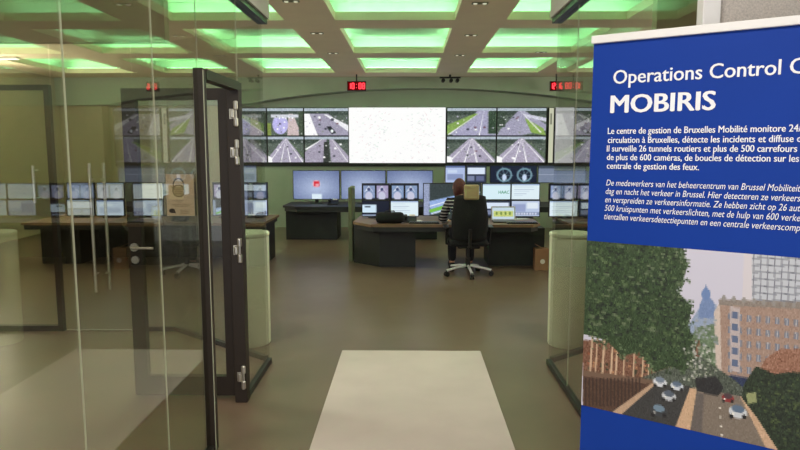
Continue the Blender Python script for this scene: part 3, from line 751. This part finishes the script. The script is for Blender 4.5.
# head
hd = MB(); hc = (-.055, .125, 1.115)
tb = bmesh.new(); bmesh.ops.create_uvsphere(tb, u_segments=28, v_segments=20, radius=1)
for v in tb.verts:
    x, y, z = v.co; k = 1-.28*max(0, -z)**1.4*(1 if y > -.2 else .6)
    v.co = (x*.075*k, y*.094*(k if y > 0 else 1), z*.112)
for v in tb.verts:
    if v.co.y > .075 and abs(v.co.x) < .014 and -.035 < v.co.z < .01: v.co.y += .016
tb.transform(Matrix.Translation(hc)); mb = MB(); mb._add(tb)
for s in (-1, 1): mb.ball((hc[0]+s*.077, hc[1]-.005, hc[2]-.005), (.008, .018, .03), 10)
mb.build('head', M['skin'], body, True)
e_ = MB()
for s in (-1, 1): e_.ball((hc[0]+s*.03, hc[1]+.083, hc[2]+.003), (.013, .008, .007), 10)
e_.build('eyes', M['paper'], body, True)
MB().ball((hc[0], hc[1]+.082, hc[2]-.055), (.024, .008, .008), 10).build('mouth', mat('lips', (170, 90, 84), .5), body, True)
# hair: cap and falling back locks
tb = bmesh.new(); bmesh.ops.create_uvsphere(tb, u_segments=36, v_segments=24, radius=1)
for v in tb.verts:
    x, y, z = v.co
    r = 1.12+.035*math.sin(11*math.atan2(y, x)+3*z)*(1 if z < .5 else .3)+.02*math.sin(23*math.atan2(y, x))
    if y > .35 and z < .45: r = .86
    drop = 1.0+(.55 if z < 0 and y < .3 else 0)
    v.co = (x*.074*r, y*.096*r-.004, z*.110*(1.06 if z > 0 else drop))
tb.transform(Matrix.Translation(hc)); mb = MB(); mb._add(tb); mb.build('hair', M['hair'], t, True)
# sweater: torso and sleeves
V = [(0, 0, .55), (0, .02, .66), (-.01, .03, .78), (-.02, .03, .90), (-.035, .055, .965), (-.045, .075, 1.02)]; R = [(.15, .12), (.14, .11), (.15, .115), (.145, .105), (.10, .08), .058]; Ed = [(0, 1), (1, 2), (2, 3), (3, 4), (4, 5)]
for s in (-1, 1):
    a = add((s*.165-.02, .03, SH+.005), .07, 3); a = add((s*.22-.02, .12, .79), .058, a); a = add((s*.24-.02, .20, .685), .052, a); a = add((s*.205-.02, .36, .67), .042, a); a = add((s*.18-.02, .425, .662), .036, a)
skin('sweater', V, Ed, R, M['stripes'], t, 0)
V = [(0, 0, .55), (0, .01, .60)]; R = [(.155, .12), (.15, .11)]; Ed = [(0, 1)]
for s in (-1, 1):
    l = add((s*.10, .06, .535), .10, 0); l = add((s*.12, .36, .505), .075, l); l = add((s*.12, .43, .44), .068, l); l = add((s*.12, .42, .09), .058, l)
skin('trousers', V, Ed, R, M['trou'], t, 0)
for s in (-1, 1): MB().box((s*.12, .50, .045), (.09, .26, .085), bev=.03).build('shoe', M['black'], t, True)

# ------------------------------------------------------------------ roll-up banner
BA = math.radians(56); U = Vector((math.sin(BA), -math.cos(BA), 0))
bx, _ = at(594, 40, 2.3); P0 = Vector((bx, 2.3, 0)); BW = .85
def ban(px, py):                        # pixel -> (u, z) on the banner plane
    d = ray(px, py); n = Vector((U.y, -U.x, 0)); q = (P0.dot(n))/(d.dot(n)); p = d*q
    return (p-P0).dot(U), EYE+p.z
zt_ = ban(596, 36)[1]; zblue = ban(596, 44)[1]
pt, pb = ban(600, 241.5)[1], ban(600, 409)[1]
t = thing('rollup_banner', 'tall blue roll-up banner with white text and a printed street photograph', 'banner', P0, math.atan2(U.y, U.x))
MB().ab((0, 0, .09), (BW, .002, zblue)).build('sheet', M['blue'], t)
MB().ab((-.006, -.012, zblue), (BW+.006, .014, zt_), bev=.003).build('top_rail', M['white'], t)
MB().box((BW/2, .0, .05), (BW+.04, .16, .09), bev=.02).build('base', M['steel'], t)
MB().cyl((BW/2, .03, .09), (BW/2, .03, zt_-.01), .011).build('support_pole', M['steel'], t)
for sx in (.12, BW-.12): MB().box((sx, 0, .005), (.05, .32, .01), bev=.003).build('foot', M['steel'], t)
PH, GW, GH = pt-pb, 250, 110
p = Pic(GW, GH, (206, 204, 220), 2)
def q(px, py): u, z = ban(px, py); return (u/BW, (pt-z)/PH)
def qq(l): return [q(*a) for a in l]
def pol(l, c, tex=0): p.poly(qq(l), c, tex)
def elp(px, py, rx, ry, c, tex=0):
    a = q(px, py); b_ = q(px+rx, py); d_ = q(px, py+ry); p.ell(a[0], a[1], abs(b_[0]-a[0]), abs(d_[1]-a[1]), c, tex)
pol([(686, 330), (694, 316), (704, 300), (716, 304), (726, 322), (726, 400), (680, 400)], (150, 165, 192), 8)
pol([(698, 318), (700, 304), (704, 296), (704, 290), (706, 284), (708, 290), (709, 296), (714, 302), (716, 318)], (118, 140, 182), 8)
elp(706, 294, 4.5, 6, (110, 136, 184)); pol([(684, 352), (696, 328), (720, 322), (724, 380), (684, 385)], (104, 124, 96), 18)
pol([(744, 250), (752, 252), (752, 312), (742, 308)], (214, 208, 214)); pol([(752, 250), (868, 252), (868, 330), (752, 312)], (196, 200, 208))
for k in range(9): p.line(*q(752, 258+7*k), *q(868, 260+7.2*k), .006, (120, 124, 136))
for k in range(17): p.line(*q(754+7*k, 250), *q(753+7*k, 318), .0035, (126, 128, 140))
pol([(714, 312), (721, 300), (723, 380), (716, 372)], (206, 190, 180), 6); pol([(720, 302), (960, 312), (960, 400), (722, 388)], (164, 138, 124), 12)
pol([(719, 299), (960, 308), (960, 317), (719, 305)], (140, 130, 122), 10)
for k in range(23): elp(724+10*k, 298+1*k, 2, 3, (150, 146, 142))
for r in range(5):
    for k in range(24):
        x, y = 728+9.4*k, 313+13*r+.9*k; pol([(x, y), (x+4.6, y+.4), (x+4.6, y+7), (x, y+6.6)], (120, 126, 142)); pol([(x+2, y), (x+2.7, y), (x+2.7, y+7), (x+2, y+7)], (210, 206, 205))
pol([(730, 306), (740, 308), (740, 372), (730, 370)], (188, 176, 176), 8)
for r in range(5): pol([(732, 311+12*r), (738, 312+12*r), (738, 319+12*r), (732, 318+12*r)], (96, 110, 140))
pol([(722, 374), (764, 380), (764, 400), (720, 394)], (40, 52, 84), 14)
pol([(583, 340), (700, 340), (700, 395), (583, 380)], (120, 84, 66), 22)
for k in range(90): elp(random.uniform(586, 690), random.uniform(345, 384), 1.5, 1.2, random.choice([(60, 60, 44), (150, 90, 66), (178, 130, 96), (84, 76, 60)]), 8)
for x, w_ in ((588, 2.4), (594, 1.4), (600, 2.8), (609, 2.2), (614, 2), (622, 1.6), (632, 1.4), (641, 1.3), (647, 1.2), (653, 1), (660, 1), (667, .9)):
    pol([(x, 386), (x+w_, 386), (x+w_+3.4, 330), (x+w_+1.8, 330)], (204, 176, 148), 8)
pol([(640, 378), (700, 356), (735, 380), (760, 402), (690, 402)], (80, 88, 78), 24)
pol([(583, 236), (684, 238), (681, 252), (688, 264), (682, 284), (676, 290), (692, 306), (688, 326), (697, 344), (693, 362), (684, 372), (672, 366), (655, 372), (640, 352), (622, 356), (606, 340), (583, 334)], (50, 70, 42), 22)
for k in range(1500):
    x, y = random.uniform(586, 690), random.uniform(240, 362)
    if p.mask(qq([(x, y), (x+.5, y), (x, y+.5)])).any() or True:
        if x > 678 and (y < 300): continue
        if y > 345-(690-x)*.12 and x < 640: continue
        elp(x, y, random.uniform(.6, 2.2), random.uniform(.6, 1.8), random.choice([(62, 84, 52), (40, 56, 36), (84, 104, 68), (30, 42, 32), (50, 70, 44), (58, 76, 50)]), 12)
for k in range(260):
    tx, ty = random.choice([(684, 240), (681, 252), (687, 264), (683, 280), (678, 290), (690, 306), (689, 322), (696, 340), (693, 358), (684, 370), (668, 366), (650, 368), (640, 354), (622, 354), (606, 342), (596, 338)])
    elp(tx+random.gauss(0, 2.6), ty+random.gauss(0, 4), random.uniform(.6, 1.6), random.uniform(.6, 1.6), random.choice([(60, 80, 50), (46, 62, 40), (96, 116, 84)]), 10)
for k in range(160):
    elp(random.uniform(590, 684), random.uniform(244, 335), random.uniform(1, 3.4), random.uniform(.7, 1.6), random.choice([(34, 46, 34), (98, 112, 84)]), 12)
pol([(583, 372), (640, 377), (655, 384), (630, 412), (583, 412)], (86, 62, 50), 10); pol([(583, 370), (656, 380), (650, 384), (583, 376)], (116, 92, 76))
for k in range(16): pol([(585+3.6*k, 378), (586.6+3.6*k, 378), (586.6+3.6*k, 406), (585+3.6*k, 406)], (62, 46, 38))
pol([(655, 384), (690, 386), (694, 390), (676, 430), (610, 412)], (60, 60, 60), 8); pol([(652, 383), (657, 383), (622, 414), (612, 412)], (190, 160, 134), 8)
pol([(697, 388), (740, 396), (775, 452), (680, 430)], (128, 116, 104), 8); pol([(697, 392), (704, 394), (702, 436), (688, 432)], (104, 96, 92), 6)
for k in range(5): elp(720+.6*k, 408+9*k, 1.3, 1, (232, 226, 216))
pol([(690, 388), (697, 388), (690, 432), (675, 428)], (206, 172, 140), 10); pol([(740, 396), (750, 400), (782, 456), (768, 452)], (204, 170, 140), 12)
for k in range(120): elp(random.uniform(684, 716), random.uniform(345, 380), 1.4, 1.1, random.choice([(150, 156, 140), (96, 110, 88), (70, 84, 64), (190, 190, 184)]), 6)
for k in range(40): elp(random.uniform(694, 718), random.uniform(318, 345), 1.6, 1.2, random.choice([(140, 150, 150), (104, 122, 98), (160, 166, 172)]), 6)
pol([(695, 378), (716, 376), (724, 388), (718, 396), (697, 391)], (42, 42, 44), 10)
def carp(x, y, s, c, g):
    elp(x, y, 7*s, 4.6*s, c); elp(x, y-2.4*s, 4.8*s, 3*s, g); elp(x-5*s, y+3*s, 1.6*s, 1.6*s, (24, 24, 26)); elp(x+4.6*s, y+3.6*s, 1.6*s, 1.6*s, (24, 24, 26)); elp(x-3.6*s, y+1*s, 1.1*s, .8*s, (250, 248, 240))
carp(660, 382, 1, (216, 220, 228), (120, 134, 152)); carp(677, 386, .95, (206, 212, 222), (96, 112, 134)); carp(669, 396, 1.05, (196, 200, 206), (90, 100, 116)); carp(659, 411, 1.2, (60, 64, 68), (116, 140, 160))
carp(728, 398, .9, (140, 50, 50), (80, 60, 66)); carp(738, 412, 1.35, (206, 210, 216), (96, 116, 140))
pol([(758, 372), (766, 358), (780, 349), (960, 344), (960, 400), (760, 392)], (150, 108, 88), 22)
pol([(744, 384), (756, 366), (775, 374), (790, 372), (960, 380), (960, 470), (786, 462), (756, 416), (742, 398)], (40, 52, 36), 18)
for k in range(1200):
    x, y = random.uniform(752, 940), random.uniform(378, 455)
    if y > 400 and x < 752+(y-400)*.7: continue
    elp(x, y, 1.7, 1.4, random.choice([(52, 68, 46), (30, 40, 30), (74, 88, 54), (36, 48, 36)]), 8)
pol([(746, 393), (756, 392), (757, 402), (748, 404)], (150, 156, 110), 6)
picture('printed_photograph', BW-.0, PH, p, t, (BW/2, -.0015, (pt+pb)/2), M['print'])
def btext(s, xa, ya, xb, cap, bold=0, shear=0, name='printed_text'):
    u0, z0 = ban(xa, ya); u1, _ = ban(xb, ya); c0 = ban(xa, ya-cap)[1]
    text(name, s, M['text'], t, (u0, -.0022, z0), u1-u0, c0-z0, bold=bold, shear=shear)
btext('Operations Control C', 613.5, 84, 804, 14, .02)
btext('MOBIRIS', 611, 113, 714.5, 18, .045)
for s, y, x1 in (('Le centre de gestion de Bruxelles Mobilité monitore 24/', 134, 801), ('circulation à Bruxelles, détecte les incidents et diffuse d', 143, 801),
                 ('Il surveille 26 tunnels routiers et plus de 500 carrefours', 151.5, 797), ('de plus de 600 caméras, de boucles de détection sur les', 160, 799), ('centrale de gestion des feux.', 168.6, 699)):
    btext(s, 608 if y < 150 else 607, y, x1, 6.4, .02)
for k, s in enumerate(('De medewerkers van het beheercentrum van Brussel Mobiliteit', 'dag en nacht het verkeer in Brussel. Hier detecteren ze verkeers', 'en verspreiden ze verkeersinformatie. Ze hebben zicht op 26 aut',
                       '500 kruispunten met verkeerslichten, met de hulp van 600 verke', 'tientallen verkeersdetectiepunten en een centrale verkeerscomp')):
    btext(s, 606.3-.5*k, 185.4+8.4*k, 801, 6.2, 0, .22)

# ------------------------------------------------------------------ lights
def area(name, loc, sx, sy, power, col, label):
    t = thing('ceiling_light_panel', label, 'ceiling light', (loc[0], loc[1], H))
    MB().ab((-sx/2-.03, -sy/2-.03, -.03), (sx/2+.03, sy/2+.03, -.001)).build('frame', M['white'], t)
    l = bpy.data.lights.new(name, 'AREA'); l.shape = 'RECTANGLE'; l.size = sx; l.size_y = sy; l.energy = power; l.color = col
    o = bpy.data.objects.new(name, l); C.objects.link(o); o.location = (loc[0], loc[1], H-.04)
area('foyer_lamp', (0, .9), .6, .6, 42, (1, .95, .90), 'square ceiling lamp in the foyer above the near end of the mat')
area('foyer_lamp', (0, -1.4), .9, .6, 50, (1, .95, .85), 'square ceiling lamp in the foyer behind the viewer')
area('corridor_lamp', (0, 3.6), .5, .5, 18, (1, .93, .85), 'square ceiling lamp in the glass corridor')
area('side_lamp', (-2.5, 2.0), .8, .8, 34, (1, .9, .72), 'square ceiling lamp in the side room left of the glass')
area('side_lamp', (-5.2, 4.2), .8, .8, 26, (1, .9, .72), 'square ceiling lamp in the far left corner of the side room')
for sx, wd in ((-1, 'left'), (1, 'right')):  # unseen fill spots added to brighten the two pedestals
    t = thing('recessed_spotlight', 'added unseen spotlight brightening the %s pedestal outside the corridor' % wd, 'spotlight', (sx*1.75, 4.3, H))
    MB().lathe([(.07, -.012), (.075, -.004), (.07, -.001)], 24).build('rim', M['bulk'], t)
    l = bpy.data.lights.new('pedestal_fill_spot', 'SPOT'); l.energy = 150; l.spot_size = 1.6; l.spot_blend = .8; l.color = (.95, 1, .86); l.shadow_soft_size = .06
    o = bpy.data.objects.new('pedestal_fill_spot', l); C.objects.link(o); o.location = (sx*1.75, 4.3, H-.03)
    o.rotation_euler = (Vector((sx*1.75, 4.3, H))-Vector((sx*1.31, 5.16, .5))).to_track_quat('Z', 'Y').to_euler()
for x, y in ((-1.1, 7.45), (.78, 7.45), (-1.1, 9.88), (.78, 9.88), (-4.83, 7.45), (-4.83, 9.88), (4.5, 9.88)):
    l = bpy.data.lights.new('room_spot', 'SPOT'); l.energy = 55; l.spot_size = 2.5; l.spot_blend = 1; l.color = (1, .88, .74); l.shadow_soft_size = .1
    o = bpy.data.objects.new('room_spot', l); C.objects.link(o); o.location = (x, y, H-.02)
for s, wd in ((-1, 'left'), (1, 'right')):  # unseen uplighters added to lift the brightness of ceiling and walls
    for k, y in enumerate((6.7, 8.4, 10.1)):
        t = thing('added_uplighter', 'added fill uplighter on the %s side wall, %s of three' % (wd, ('nearest', 'middle', 'farthest')[k]), 'added fill light', (s*(RX-.09), y, 2.2), group='added fill uplighters')
        MB().prism([(-.07, .0), (.07, 0), (.085, .08), (.075, .08), (.06, .01), (-.06, .01), (-.075, .08), (-.085, .08)], -.5, .5, 'y').build('trough', M['bulk'], t)
        l = bpy.data.lights.new('fill_uplight', 'AREA'); l.shape = 'RECTANGLE'; l.size = .9; l.size_y = .1; l.energy = 90; l.color = (1, .95, .82)
        o = bpy.data.objects.new('fill_uplight', l); C.objects.link(o); o.location = (s*(RX-.10), y, 2.3)
        o.rotation_euler = Vector((s*1.0, 0, -.75)).to_track_quat('Z', 'X').to_euler()
w = bpy.data.worlds.new('world'); S.world = w; w.use_nodes = True
w.node_tree.nodes['Background'].inputs[0].default_value = (.92, .95, 1, 1); w.node_tree.nodes['Background'].inputs[1].default_value = 1.6
